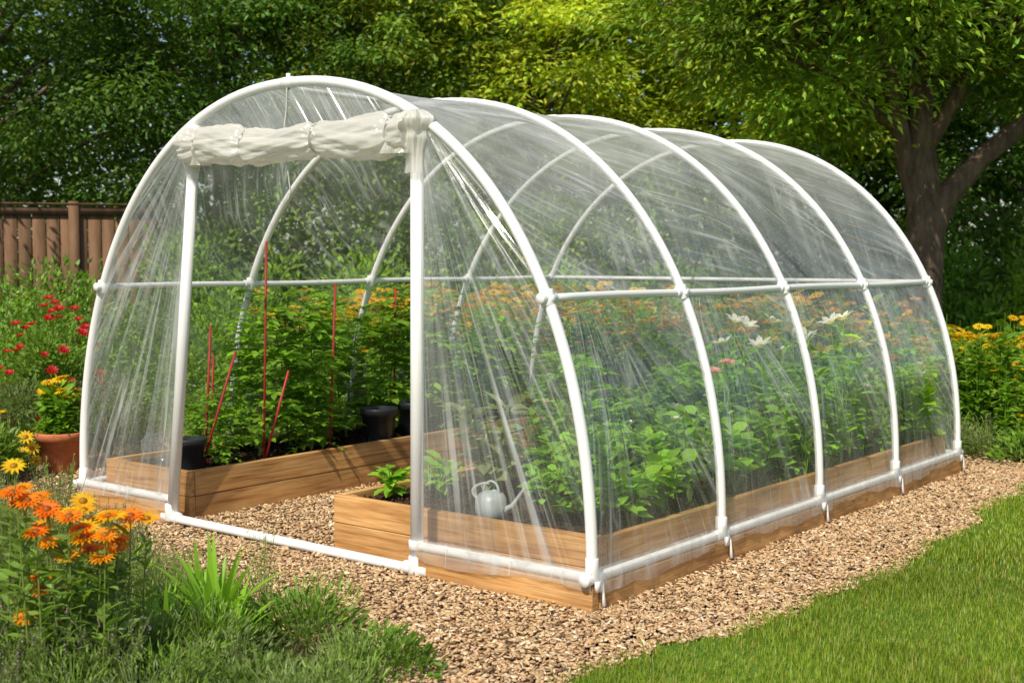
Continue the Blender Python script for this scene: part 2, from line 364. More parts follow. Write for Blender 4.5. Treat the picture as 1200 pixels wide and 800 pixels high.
# plastic film sheets
def sheet(name,P,UVc,hz,mat=M_film):
    nu,nv=P.shape[:2];V=(P.reshape(-1,3)-GHl)
    i=np.arange(nu-1)[:,None]*nv;j=np.arange(nv-1)[None]
    Q=np.stack([i+j,i+nv+j,i+nv+j+1,i+j+1],-1).reshape(-1,4)
    me=bpy.data.meshes.new(name);me.vertices.add(len(V));me.vertices.foreach_set('co',V.astype(np.float32).ravel())
    me.loops.add(Q.size);me.loops.foreach_set('vertex_index',Q.ravel().astype(np.int32))
    me.polygons.add(len(Q));me.polygons.foreach_set('loop_start',(np.arange(len(Q))*4).astype(np.int32));me.update(calc_edges=True)
    me.polygons.foreach_set('use_smooth',np.ones(len(Q),bool))
    uv=me.uv_layers.new(name='UVMap');uv.data.foreach_set('uv',UVc.reshape(-1,2)[Q.ravel()].astype(np.float32).ravel())
    h=me.attributes.new('haze','FLOAT','POINT');h.data.foreach_set('value',(hz*np.ones(P.shape[:2])).ravel().astype(np.float32))
    me.materials.append(mat);o=bpy.data.objects.new(name,me);scene.collection.objects.link(o);o.parent=GH;return o
nu,nv=301,281
A=arch(nv);Tn=np.gradient(A,axis=0);Tn=Tn/np.linalg.norm(Tn,axis=1,keepdims=True);Nn=np.stack([Tn[:,1],-Tn[:,0]],-1)
arc=np.linspace(0,AL,nv)
Y=np.linspace(0,4.52,nu)[:,None]*np.ones((1,nv));S=arc[None]*np.ones((nu,1))
bay=np.clip(np.searchsorted(RY,Y,side='right')-1,0,3);ylo=np.array(RY)[bay];yhi=np.array(RY)[bay+1];f=(Y-ylo)/(yhi-ylo)
env=np.sin(np.pi*f)
pur=arc[np.argmin(np.abs(A[:nv//2,1]-pz))]
Sm=np.where(S>AL/2,AL-S,S)
ds=np.abs(Sm-pur)
# above the purlin the folds run diagonally from high on the front rib to low on the next rib; below they drop from the joints
above=Sm>pur
diag=(Sm-pur)*.80+f*1.13*.62+.10*np.sin(f*3+bay*2+S)+.04*np.sin(S*4+bay)
ang=np.arctan2(f*1.13-.25,ds+.25)*.8
along=np.where(above,-(Sm-pur)*.62+f*1.13*.80,ds)
cross=np.where(above,diag,ang)
cross=np.where((bay%2==1)&above,(Sm-pur)*.9+f*1.13*.40+.08*np.sin(f*4+S),cross)
wr=np.sin(cross*38+bay*3)*.0024+np.sin(cross*61+bay+S)*.0015
off=-.022*env**.8+wr*np.minimum(1,env*3)*np.minimum(1,ds*8)
pin=np.exp(-((S-pur)/.06)**2)+np.exp(-((AL-S-pur)/.06)**2);off=off*(1-.6*pin)+.004
P=np.stack([A[None,:,0]+Nn[None,:,0]*off,Y,A[None,:,1]+Nn[None,:,1]*off],-1)
UVr=np.stack([cross+bay*3.3+above*1.7,along*1.2+bay],-1)
upf=np.clip((Sm-pur)/(AL/2-pur),0,1)
hz=.04*np.exp(-(f/.06)**2)+.04*np.exp(-((1-f)/.06)**2)+.04*pin+.07*np.exp(-(Sm/.10)**2)+np.where(S<AL/2,.30,.17)*np.clip(upf*1.7,0,1)  # last term whitens the roof: cloudy film plus sky reflection painted as opacity
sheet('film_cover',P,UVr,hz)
for sx in(-1,1):
    n1,n2=300,10;Y=np.linspace(-.01,4.53,n1)[:,None]*np.ones((1,n2));t=np.linspace(0,1,n2)[None]*np.ones((n1,1))
    ruf=.006*t*np.sin(Y*31+2*np.sin(Y*5))+.003*t*np.sin(Y*83)
    X=cx+sx*(a_+.027+.004*np.sin(t*3)+ruf+.008*t);Z=z0+.05-t*(.105+.018*np.sin(Y*4)+.008*np.sin(Y*17))
    sheet('film_skirt',np.stack([X,Y,Z],-1),np.stack([Y*.25,Z*.8+Y*.1],-1),.18+.10*(1-t))
def skirtf(x0,x1):
    n1,n2=120,10;X=np.linspace(x0,x1,n1)[:,None]*np.ones((1,n2));t=np.linspace(0,1,n2)[None]*np.ones((n1,1))
    Yv=-.032-.006*t-.006*t*np.sin(X*33+2*np.sin(X*6))-.003*t*np.sin(X*90);Z=z0+.04-t*(.095+.018*np.sin(X*6))
    sheet('film_skirt',np.stack([X,Yv,Z],-1),np.stack([X*.25,Z*.8],-1),.18+.10*(1-t))
skirtf(-3.85,-2.98);skirtf(-1.03,0.0)
def frontpanel(name,side):
    n1,n2=180,160;zt=float(arch_z(PRt[0] if side>0 else PLt[0]))-.02
    Z=np.linspace(.10,zt,n2)[None]*np.ones((n1,1));p=np.linspace(0,1,n1)[:,None]*np.ones((1,n2))
    k=(Z)/2.2
    xp=(PRb[0]+(PRt[0]-PRb[0])*k) if side>0 else (PLb[0]+(PLt[0]-PLb[0])*k)
    xa=cx+side*arch_half(np.maximum(Z,z0))
    X=xp+(xa-xp)*p
    top=np.array([PRt[0],2.22]) if side>0 else np.array([PLt[0],2.22])
    dx=(X-top[0])*side;dz=top[1]-Z;an=np.arctan2(dx,dz+.02);rr=np.hypot(dx,dz)
    amp=np.minimum(.016*rr,.013)*np.sin(np.pi*np.clip(p,0.0,1))**.5*np.exp(-an*.8)
    Yv=-.004-amp*(np.sin(an*44+1.0*np.sin(rr*3))+.6*np.sin(an*97+rr*2))-.010*np.sin(p*math.pi)
    hz=.28*np.exp(-p*(xa-xp)*side/.07)+.22*np.exp(-rr/.34)+.04*np.exp(-(1-p)/.05)+.08*np.exp(-(Z-.1)/.10)+.03
    sheet(name,np.stack([X,Yv,Z],-1),np.stack([an*1.25+side,rr*.55],-1),hz)
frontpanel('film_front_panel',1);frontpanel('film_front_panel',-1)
n1,n2=120,30;X=np.linspace(PLt[0]-.03,PRt[0]+.03,n1)[:,None]*np.ones((1,n2));t=np.linspace(0,1,n2)[None]*np.ones((n1,1))
Z=2.14+(arch_z(X)-2.14)*t;sheet('film_top_panel',np.stack([X,-.006-.004*np.sin(X*23+t*6)*np.sin(np.pi*t),Z],-1),np.stack([X*.9+t*.2,Z],-1),.10+.12*(1-t))
n1,n2=160,60;t=np.linspace(0,1,n2)[None]*np.ones((n1,1));X=cx+np.linspace(-1,1,n1)[:,None]*a_*.998*np.ones((1,n2))
Z=.1+(arch_z(X)-.1)*t;sheet('film_back_wall',np.stack([X,4.525+.006*np.sin(X*9+Z*4),Z],-1),np.stack([X*.5+Z*.2,Z],-1),.03)
def roll():
    n1,n2=220,64;u=np.linspace(0,1,n1)[:,None]*np.ones((1,n2));th=np.linspace(0,2*math.pi,n2)[None]*np.ones((n1,1))
    X=-2.70+u*1.67;r=.086+.010*np.sin(u*9)+.006*np.sin(u*23+1)
    for c in(.07,.30,.62,.93): r=r-.030*np.exp(-((u-c)/.016)**2)
    r=r*(1+.07*np.sin(th*3+u*11)+.055*np.sin(th*7-u*19)+.035*np.sin(th*13+u*40)+.02*np.sin(th*19-u*63))
    zc=2.145-.015*u-.016*np.sin(u*math.pi)+.010*np.sin(u*13)
    Pp=np.stack([X,-.045+r*np.cos(th),zc+1.08*r*np.sin(th)],-1)
    sheet('rolled_door_film',Pp,np.stack([th*.10+u*.12,u*1.6],-1),.06,M_film2)
roll()
tb=GB()
for c in(.07,.30,.62,.93):
    th=np.linspace(0,2*math.pi,20);tb.tube(np.stack([np.full(20,-2.70+c*1.67)+.004*np.sin(th),-.045+.068*np.cos(th),2.14+.072*np.sin(th)],-1),.005,6)
tb.tube([[cx,-.01,2.43],[cx+.003,-.02,2.3],[cx-.004,-.03,2.2]],.004,6)
tb.tube([[cx+.01,-.03,2.06],[cx+.015,-.02,1.95],[cx+.03,-.02,1.88],[cx+.01,-.02,1.84]],.004,6)
tb.done('tie_cords',M_cord)
def bunch(c,ln,r0,r1,nf,ph):
    n1,n2=40,60;u=np.linspace(0,1,n1)[:,None]*np.ones((1,n2));th=np.linspace(0,2*math.pi,n2)[None]*np.ones((n1,1))
    r=r0+(r1-r0)*u+.016*np.sin(u*5+ph);r=r-.018*np.exp(-((u-.35)/.08)**2)
    r=r*(1+.13*np.sin(th*nf+ph+u*2)+.06*np.sin(th*(nf*2+1)+u*4))*np.sqrt(np.clip(u*6+.02,0,1))
    sheet('film_bunch',np.stack([c[0]+r*np.cos(th)*1.1,c[1]+r*np.sin(th)*.9,c[2]-ln*u],-1),np.stack([th*.2,u*.4],-1),.15*(1-u)-.25*u*u,M_film2)
bunch([-2.70,-.02,2.25],.27,.075,.045,6,0);bunch([-1.03,-.02,2.24],.30,.088,.045,6,1.3);bunch([-1.12,-.05,2.20],.17,.07,.07,5,2.3);bunch([-2.60,-.05,2.21],.17,.06,.07,5,.5)

def board(par,name,c,size,rotz_=0.,roty=0.):
    me=bpy.data.meshes.new(name);h=[s/2 for s in size]
    v=[(x*h[0],y*h[1],z*h[2]) for x in(-1,1) for y in(-1,1) for z in(-1,1)]
    me.from_pydata(v,[],[[0,1,3,2],[4,6,7,5],[0,4,5,1],[2,3,7,6],[0,2,6,4],[1,5,7,3]]);me.materials.append(M_wood)
    o=bpy.data.objects.new(name,me);scene.collection.objects.link(o);o.parent=par
    o.location=Vector(c)-par.location;o.rotation_euler=(0,roty,rotz_)
    bv=o.modifiers.new('bevel','BEVEL');bv.width=.004;bv.segments=2;return o
H2=math.pi/2
for k,(y0,y1) in enumerate([(.03,2.27),(2.274,4.56)]):
    board(GH,'base_board_side',(-.02,(y0+y1)/2,.0655),(y1-y0,.05,.131),H2);board(GH,'base_board_side',(-3.84,(y0+y1)/2,.0655),(y1-y0,.05,.131),H2)
board(GH,'base_board_front',(-.515,.0,.064),(1.03,.052,.128));board(GH,'base_board_front',(-3.415,.0,.064),(.88,.052,.128))
board(GH,'base_board_back',(-1.93,4.53,.064),(3.74,.05,.128))
def raised_bed(x0,x1,y0,y1,h=.295):
    e=empty('raised_garden_bed',((x0+x1)/2,(y0+y1)/2,0));th=.042;ph=h/2-.0015
    for k in(0,1):
        z=ph/2+k*(ph+.003);j=.002*k
        board(e,'plank',((x0+x1)/2,y0+th/2-j,z),(x1-x0,th,ph));board(e,'plank',((x0+x1)/2,y1-th/2+j,z),(x1-x0,th,ph))
        for x in(x0+th/2-j,x1-th/2+j): board(e,'plank',(x,(y0+y1)/2,z),(y1-y0-2*th-.004,th,ph),H2)
    for x in(x0+th+.025,x1-th-.025):
        for y in(y0+th+.025,y1-th-.025): board(e,'corner_post',(x,y,h/2-.004),(h-.01,.048,.048),0,H2)
    sb=B();nx,ny=40,130;X,Yy=np.meshgrid(np.linspace(x0+th*.9,x1-th*.9,nx),np.linspace(y0+th*.9,y1-th*.9,ny),indexing='ij')
    Z=h-.045+rng.normal(0,.006,X.shape)+.012*np.sin(X*9)*np.sin(Yy*7)
    i=np.arange(nx-1)[:,None]*ny;j=np.arange(ny-1)[None]
    sb.add(np.stack([X,Yy,Z],-1).reshape(-1,3)-np.array(e.location),None,np.stack([i+j,i+ny+j,i+ny+j+1,i+j+1],-1).reshape(-1,4),(.04,.025,.015))
    n=int(1200*(x1-x0)*(y1-y0));p=np.stack([U(x0+.05,x1-.05,n),U(y0+.05,y1-.05,n),U(h-.05,h-.03,n)],-1)-np.array(e.location)
    sb.inst(chipT,p,frames(rdir(n),rdir(n)),U(.006,.022,(n,3)),np.array([.04,.025,.015]))
    sb.build('soil',M_soil,e)
raised_bed(-3.78,-2.96,.12,4.42);raised_bed(-1.79,-.075,.16,4.44)

# ------------------------------------------------------------ plant templates
q=B();q.add([[0,0,0],[.24,.3,.05],[.21,.65,.05],[0,1,-.08],[-.21,.65,.05],[-.24,.3,.05],[0,.3,0],[0,.65,0]],[[0,1,6],[0,6,5],[7,2,3],[7,3,4]],[[6,1,2,7],[5,6,7,4]],(1,1,1));leafT=q.tpl()
q=B();q.add([[0,0,0],[.27,.45,.07],[0,1,-.06],[-.27,.45,.07]],[[0,1,2],[0,2,3]],None,(1,1,1));leafS=q.tpl()
def daisy(npet,petal,centre,cup=.1,wd=.2,cr=.28,layers=1):
    b=B()
    for l in range(layers):
        for k in range(npet):
            a=2*math.pi*(k+.5*l)/npet+U(-.08,.08);ll=1-.22*l
            d=np.array([[math.cos(a),math.sin(a),cup+.3*l]]);b.inst(leafT,[[d[0,0]*cr*.6,d[0,1]*cr*.6,.02*l]],frames(d,np.array([[0,0,1.]])),[[wd*2.2*ll,.8*ll,1]],np.array(petal)*U(.85,1.1))
    b.lathe([(cr,0.),(cr*.95,.1),(cr*.6,.2),(.01,.24)],(0,0,0),10,centre);return b.tpl()
D_or=daisy(16,(.46,.13,.004),(.2,.06,.01),layers=2,wd=.2);D_ye=daisy(13,(.46,.31,.01),(.24,.13,.01),wd=.24);D_re=daisy(9,(.26,.008,.01),(.15,.01,.01),.5,.3,.2,2)
D_yo=daisy(13,(.46,.2,.006),(.22,.09,.01),wd=.24)
D_wh=daisy(6,(.42,.45,.55),(.3,.3,.2),.7,.34,.12);D_pk=daisy(7,(.42,.24,.28),(.3,.2,.1),.3,.32,.2,2)
UPV=np.array([0,0,1.])
def compound(b,base,d,ln,ls,col,n=4):
    side=norm(np.cross(d,UPV)[None])[0];pts=[];
    for k in range(6):
        t=k/5;pts.append(base+d*ln*t+UPV*(-.35*ln*t*t))
    b.tube(pts,.002,3,np.array(col)*1.1)
    P=[];D=[];S=[]
    for k in range(n):
        t=.3+.7*k/(n-1);p=base+d*ln*t+UPV*(-.35*ln*t*t)
        for sg in(-1,1):
            P.append(p);D.append(norm((side*sg+d*.6+UPV*U(-.55,.1))[None])[0]);S.append(ls*U(.7,1.15)*(1.1-.3*abs(t-.6)))
    P.append(pts[-1]);D.append(norm((d+UPV*-.6)[None])[0]);S.append(ls*1.3)
    n_=len(P);b.inst(leafT,P,frames(np.array(D),norm(UPV+rng.normal(0,.25,(n_,3)))),S,np.array(col)*U(.75,1.25,(n_,1)))
def tomato(h=1.0,col=(.075,.17,.025)):
    b=B()
    for s in range(3):
        a0=U(0,6.28);lean=U(.02,.14);hh=h*U(.75,1.05)
        pts=[np.array([math.cos(a0)*lean*t*1.2+.02*math.sin(t*9+s),math.sin(a0)*lean*t*1.2+.02*math.cos(t*7),hh*t]) for t in np.linspace(0,1,9)]
        b.tube(pts,np.linspace(.007,.003,9),5,(.12,.2,.05))
        for t in np.linspace(.12,1,int(16*h)):
            p=pts[min(int(t*8),7)]*(1-(t*8)%1)+pts[min(int(t*8)+1,8)]*((t*8)%1) if t<1 else pts[-1]
            for _ in range(2):
                a=U(0,6.28);compound(b,p,norm(np.array([[math.cos(a),math.sin(a),U(.1,.9)]]))[0],U(.14,.27)*(1.15-.45*t),U(.055,.09),np.array(col)*U(.8,1.25))
    return b.tpl()
def bushy(h=.45,r=.22,ls=.1,nst=9,col=(.09,.21,.03),per=8):
    b=B()
    for s in range(nst):
        a0=U(0,6.28);l=U(.2,1)*r;hh=h*U(.65,1.)
        pts=[np.array([math.cos(a0)*l*t**1.3,math.sin(a0)*l*t**1.3,hh*t]) for t in np.linspace(0,1,5)]
        b.tube(pts,np.linspace(.005,.002,5),4,(.13,.22,.06))
        P=[];D=[];
        for k in range(per):
            t=U(.3,1.);i=min(int(t*4),3);p=pts[i]+(pts[i+1]-pts[i])*(t*4-i);a=U(0,6.28)
            P.append(p);D.append([math.cos(a),math.sin(a),U(-.3,.7)])
        D=norm(np.array(D));P=np.array(P)+D*.015
        b.inst(leafT,P,frames(D,norm(UPV+rng.normal(0,.3,(per,3)))),np.stack([U(.9,1.3,per)*ls,U(.7,1.2,per)*ls,np.full(per,ls)],-1),np.array(col)*U(.7,1.3,(per,1)))
    return b.tpl()
def strappy(n=55,ln=.4,w=.018,col=(.12,.26,.03)):
    b=B()
    for k in range(n):
        a=U(0,6.28);d=np.array([math.cos(a),math.sin(a),0]);sd=np.array([-d[1],d[0],0]);e=U(.1,.95);l=ln*U(.6,1.1);V=[];c=[]
        for i in range(7):
            t=i/6;p=d*(.02+l*e*.7*t**1.4)+UPV*(l*(t-.45*e*t*t));ww=w*(1-t**2.2)*U(.95,1.05)+.0006
            V+=[p-sd*ww/2,p+UPV*-.004*(1-t),p+sd*ww/2];c+=[np.array(col)*(.65+.5*t)]*3
        Q=[];
        for i in range(6):
            o=i*3;Q+=[[o,o+1,o+4,o+3],[o+1,o+2,o+5,o+4]]
        b.add(V,None,Q,np.array(c)*U(.8,1.2))
    return b.tpl()
def mound(n=260,r=.16,h=.2,ls=.03,col=(.08,.15,.05),nar=.6,stems=14):
    b=B();a=U(0,6.28,n);rr=r*np.sqrt(U(0,1,n));z=h*np.sqrt(np.maximum(0,1-(rr/r)**2*.8))*U(.25,1.,n)
    P=np.stack([rr*np.cos(a),rr*np.sin(a),z],-1);D=norm(P*np.array([1.6,1.6,1])/r+rng.normal(0,.5,(n,3))+np.array([0,0,.6]))
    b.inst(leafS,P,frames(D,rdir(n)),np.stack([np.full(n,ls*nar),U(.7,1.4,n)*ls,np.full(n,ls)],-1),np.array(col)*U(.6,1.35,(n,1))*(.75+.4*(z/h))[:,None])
    for k in range(stems):
        a=U(0,6.28);e=U(.2,1)*r;b.tube([[0,0,0],[math.cos(a)*e*.5,math.sin(a)*e*.5,h*.5],[math.cos(a)*e,math.sin(a)*e,h*U(.8,1.1)]],.0014,3,np.array(col)*1.2)
    return b.tpl()
def wispy(n=40,h=.45,r=.16,col=(.12,.18,.07),tip=(.2,.17,.26)):
    b=B()
    for k in range(n):
        a=U(0,6.28);e=U(.1,1)*r;hh=h*U(.55,1.1);cu=U(-.05,.05)
        pts=[[math.cos(a)*e*t**1.3+cu*t*t,math.sin(a)*e*t**1.3-cu*t,hh*t] for t in(0,.35,.7,1)]
        b.tube(pts,.0013,3,np.array(col)*U(.8,1.3));m=9;tt=U(.15,.95,m);P=np.array([np.array(pts[0])+(np.array(pts[3])-np.array(pts[0]))*t for t in tt])
        D=norm(np.stack([rng.normal(0,.6,m),rng.normal(0,.6,m),U(.4,1,m)],-1))
        b.inst(leafS,P,frames(D,rdir(m)),np.stack([np.full(m,.010),U(.02,.04,m),np.full(m,.01)],-1),np.array(col)*U(.7,1.3,(m,1)))
        if U(0,1)<.5:
            m=9;P=np.array([pts[3]]*m)-UPV*U(0,.05,(m,1));b.inst(leafS,P,frames(norm(rng.normal(0,1,(m,3))+UPV),rdir(m)),U(.006,.011,m),np.array(tip)*U(.7,1.3,(m,1)))
    return b.tpl()
def flower_stem(h,head,hs,nl=14,ls=.07,col=(.07,.15,.03),br=2,lw=.5):
    b=B()
    for k in range(br):
        a=U(0,6.28);e=U(.02,.12)*h*(k>0);hh=h*U(.8,1.) if k else h
        pts=[np.array([math.cos(a)*e*t,math.sin(a)*e*t,hh*t]) for t in(0,.3,.6,1)];b.tube(pts,[.004,.003,.0025,.002],4,np.array(col)*1.2)
        P=np.array([pts[-1]*t for t in U(.1,.9,nl)]);aa=U(0,6.28,nl);D=norm(np.stack([np.cos(aa),np.sin(aa),U(-.2,.8,nl)],-1))
        b.inst(leafT,P,frames(D,norm(UPV+rng.normal(0,.3,(nl,3)))),np.stack([np.full(nl,ls*lw*1.6),U(.7,1.3,nl)*ls,np.full(nl,ls)],-1),np.array(col)*U(.7,1.3,(nl,1)))
        if head is not None:
            t=norm(np.array([[U(-.5,.6),U(-.8,.2),1.]]));b.inst(head,[pts[-1]],frames(np.array([[.3,1,.2]]),t),hs*U(.85,1.1),(1,1,1))
    return b.tpl()
def plant(name,t,x,y,z,s=1.,tint=(1,1,1),mat=None,par=None):
    b=B();b.inst(t,[[0,0,0]],rotz(U(0,6.28)),s,np.array(tint,float));return b.build(name,mat or M_leaf,par,False,(x,y,z))
def scatter(name,tpls,P,smin=.8,smax=1.2,tintv=.2,mat=None):
    b=B();P=np.asarray(P,float)
    idx=rng.integers(0,len(tpls),len(P))
    for k,t in enumerate(tpls):
        p=P[idx==k]
        if len(p): b.inst(t,p,rotz(U(0,6.28,len(p))),U(smin,smax,len(p)),U(1-tintv,1+tintv,(len(p),1))*np.ones((1,3)))
    return b.build(name,mat or M_leaf)
# ---- plants in left bed
TT=[tomato(1.0,(.11,.24,.03)),tomato(.95,(.13,.27,.035)),tomato(.85,(.10,.22,.025))]
for k,(x,y,s) in enumerate([(-3.22,.55,.45),(-3.28,.95,.95),(-3.1,1.2,.85),(-3.45,1.35,1.05),(-3.35,1.55,1.05),(-3.5,1.9,1.1),(-3.4,2.25,1.05),(-3.4,2.5,1.0),(-3.12,2.7,.9),(-3.45,2.9,1.0),(-3.3,3.3,.9),(-3.5,3.7,.95),(-3.2,4.0,.75),(-3.55,.95,.75),(-3.5,.6,.5)]):
    plant('tomato_plant',TT[k%3],x,y,.255,s)
for (x,y,lx,ly,h) in [(-3.30,.50,.04,.03,.9),(-3.22,.40,.16,.16,.75),(-3.12,.82,.03,.02,1.42),(-3.08,1.35,.02,.05,1.15),(-3.05,.75,.14,.1,.62),(-3.5,.7,.05,0,.7),(-3.4,2.3,0,0.03,1.1)]:
    b=B();b.tube([[0,0,0],[lx*.5,ly*.5,h*.5],[lx,ly,h]],.0075,8,cap=True);b.build('plant_stake',M_red,None,True,(x,y,.22))
# ---- right bed
BT=[bushy(.42,.2,.115,10,(.13,.29,.03)),bushy(.5,.22,.10,12,(.12,.27,.03)),bushy(.36,.2,.13,9,(.15,.32,.035))]
for k,(x,y,s) in enumerate([(-.55,.42,.75),(-.32,.42,.8),(-.22,.6,.85),(-.85,.80,.85),(-.48,.75,.95),(-.25,.95,1.0),(-.7,1.05,1.0),(-.3,1.3,1.05),(-.6,1.45,1.05),(-1.3,.95,.7),(-1.05,1.2,.85),(-.25,1.7,1.1),(-.7,1.85,1.05),(-1.35,1.5,.85),(-1.0,1.6,.9),(-.3,2.1,1.05),(-.4,.5,.6)]):
    plant('pepper_plant',BT[k%3],x,y,.25,s)
plant('sage_plant',bushy(.5,.14,.13,8,(.16,.22,.13),13),-1.12,.66,.25,1.05)
plant('lettuce_seedling',bushy(.16,.1,.08,7,(.14,.3,.03),6),-1.62,.42,.25,1.2);plant('lettuce_seedling',bushy(.15,.1,.07,6,(.14,.3,.03),5),-1.6,.75,.25,1.1);plant('lettuce_seedling',bushy(.2,.12,.09,8,(.14,.3,.03),6),-1.45,.6,.25,1.1)
T2=[tomato(.75,(.12,.27,.03)),bushy(.66,.25,.115,16,(.14,.30,.03),12),tomato(.8,(.14,.30,.035)),bushy(.55,.28,.14,16,(.12,.25,.03),11),bushy(.75,.2,.09,16,(.13,.26,.06),14)]
k=0
for y in np.arange(1.7,4.4,.38):
    for x in(-1.55,-1.15,-.72,-.28):
        if y<2.3 and x>-1.0: continue
        plant('vegetable_plant',T2[k%5],x+U(-.1,.1),y+U(-.1,.1),.25,U(.60,1.0));k+=1
LW=[flower_stem(.86,D_wh,.10,18,.12,(.13,.28,.03),br=3,lw=.3)];LP=[flower_stem(.62,D_pk,.05,18,.08,(.12,.26,.03),br=3),flower_stem(.55,D_wh,.045,18,.08,(.12,.26,.03),br=2)]
scatter('white_lily_flowers',LW,[(-.3,2.7,.25),(-.45,2.5,.25),(-.17,2.9,.25),(-.5,2.9,.25),(-.25,3.2,.25),(-.7,2.5,.25),(-.17,2.4,.22)],.92,1.1)
scatter('pink_flowers',LP,[(-.2,3.3,.25),(-.15,3.5,.25),(-.25,3.9,.25),(-.2,3.7,.22),(-.15,4.1,.25),(-.2,2.2,.22),(-.4,1.3,.22),(-.5,1.9,.25),(-.6,2.2,.28)],.9,1.1)
scatter('orange_zinnia_flowers',[flower_stem(.8,D_yo,.035,14,.08,(.1,.22,.03),br=2),flower_stem(.85,D_ye,.035,14,.08,(.1,.22,.03),br=2)],np.stack([U(-1.7,-.8,14),U(2.2,4.3,14),np.full(14,.25)],-1),.9,1.1)

# ---- pots, watering can
def pot(name,x,y,z,r,h,mat):
    e=empty(name,(x,y,z));b=B()
    b.lathe([(.001,.0),(r*.68,.0),(r*.7,.004),(r*.93,h*.80),(r*1.0,h*.805),(r*1.03,h*.98),(r*1.01,h),(r*.93,h),(r*.9,h*.86),(.001,h*.85)],(0,0,0),32);b.build('pot_body',mat,e,True)
    b=B();b.lathe([(r*.9,h*.87),(r*.5,h*.90),(.001,h*.9)],(0,0,0),20,(.03,.02,.015));b.build('pot_soil',M_soil,e);return e
pt=pot('terracotta_pot',-5.07,.62,.01,.175,.29,M_terra)
b=B();ft=[flower_stem(.36,D_ye,.06,12,.08,(.10,.22,.03),3),flower_stem(.32,None,.05,14,.10,(.10,.22,.03),3)]
for k in range(34):
    a=U(0,6.28);r=U(0,.13);b.inst(ft[k%4>0 and 1 or 0],[[r*math.cos(a),r*math.sin(a),.25]],rotz(U(0,6.28)),U(.8,1.2),U(.8,1.2)*np.ones(3))
b.build('yellow_daisies',M_leaf,pt)
pot('black_nursery_pot',-3.10,1.84,.262,.13,.24,M_black);pot('black_nursery_pot',-3.11,2.2,.262,.13,.25,M_black)
pot('black_nursery_pot',-3.2,.30,.262,.11,.19,M_black)
e=empty('clear_plastic_jar',(-3.5,.30,.262));b=B();b.lathe([(.001,0),(.09,.0),(.10,.03),(.10,.15),(.07,.19),(.07,.21)],(0,0,0),24);b.build('jar',M_film,e,True)
def watering_can(x,y,z):
    e=empty('watering_can',(x,y,z));b=B()
    b.lathe([(.001,0),(.085,0),(.1,.012),(.105,.06),(.1,.11),(.08,.145),(.05,.16),(.045,.165),(.04,.16),(.001,.13)],(0,0,0),28);b.build('body',M_can,e,True)
    b=B();b.tube([[.085,0,.04],[.15,0,.08],[.2,0,.15],[.235,0,.2]],[.022,.016,.012,.011],12);b.tube([[.232,0,.195],[.25,0,.215]],[.012,.036],16);b.tube([[.25,0,.215],[.253,0,.218]],[.036,.001],16);b.build('spout_and_rose',M_can,e,True)
    b=B();t=np.linspace(0,math.pi,14);b.tube(np.stack([-.01-.12*np.sin(t),0*t,.1+.05-.06*np.cos(t)],-1),.010,10,cap=True);t=np.linspace(0,math.pi,12);b.tube(np.stack([.055*np.cos(t),0*t,.15+.075*np.sin(t)],-1),.008,10,cap=True);b.build('handles',M_can,e,True)
    e.rotation_euler=(0,0,math.radians(15));e.scale=(.78,.78,.78)
watering_can(-.88,.36,.262)

# ------------------------------------------------------------ foreground flower bed
n=560;x=U(-4.6,.2,n);y=-U(.8,3.4,n);k=(y<bed_edge(x)-.02);P=np.stack([x[k],y[k],np.full(k.sum(),.01)],-1)
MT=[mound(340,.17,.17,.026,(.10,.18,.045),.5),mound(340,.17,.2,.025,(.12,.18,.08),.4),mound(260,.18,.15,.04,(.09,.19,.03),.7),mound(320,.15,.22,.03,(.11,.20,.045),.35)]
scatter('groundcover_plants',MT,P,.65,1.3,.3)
def clear(P): return P[(np.hypot(P[:,0]+.95,P[:,1]+1.4)>.40)]
P=clear(np.array([[xx,yy,.01] for xx,yy in zip(U(-3.6,-.7,110),U(-2.4,-.95,110)) if yy<bed_edge(xx)-.05]))
scatter('lavender_plants',[wispy(),wispy(36,.38,.18,(.13,.2,.08)),wispy(30,.5,.14,(.11,.18,.05),(.3,.26,.2))],P[(P[:,0]<-1.3)|(rng.random(len(P))<.2)],.7,1.05)
x=U(-2.4,-.55,60);y=U(-2.5,-1.9,60);scatter('lavender_plants',[wispy(30,.35,.16)],np.stack([x,y,0*x],-1)[:40],.7,1.1)
ST=[strappy(34,.42,.034,(.13,.28,.03)),strappy(30,.38,.036,(.14,.30,.035))]
for k,(x,y,s) in enumerate([(-.92,-1.32,1.15),(-1.14,-1.22,1.),(-.72,-1.42,.85),(-1.0,-1.5,.8),(-1.75,-1.15,.7)]): plant('daylily_plant',ST[k%2],x,y,.01,s)
heads=[(-.879,-2.189,.841),(-.884,-2.193,.749),(-.846,-2.162,.721),(-.733,-2.073,.678),(-.631,-1.992,.672),(-.695,-2.043,.592),(-.744,-2.082,.535),(-.65,-2.008,.529),(-.793,-2.121,.693),(-.86,-2.174,.32),(-.64,-2.,.605),(-.9,-2.05,.66),(-.82,-1.95,.60),(-.98,-2.1,.74),(-.80,-2.16,.62),(-.70,-1.93,.65),(-.86,-2.1,.45)]
for _ in range(18): heads.append((U(-1.15,-.60),U(-2.15,-1.75),U(.38,.70)))
b=B()
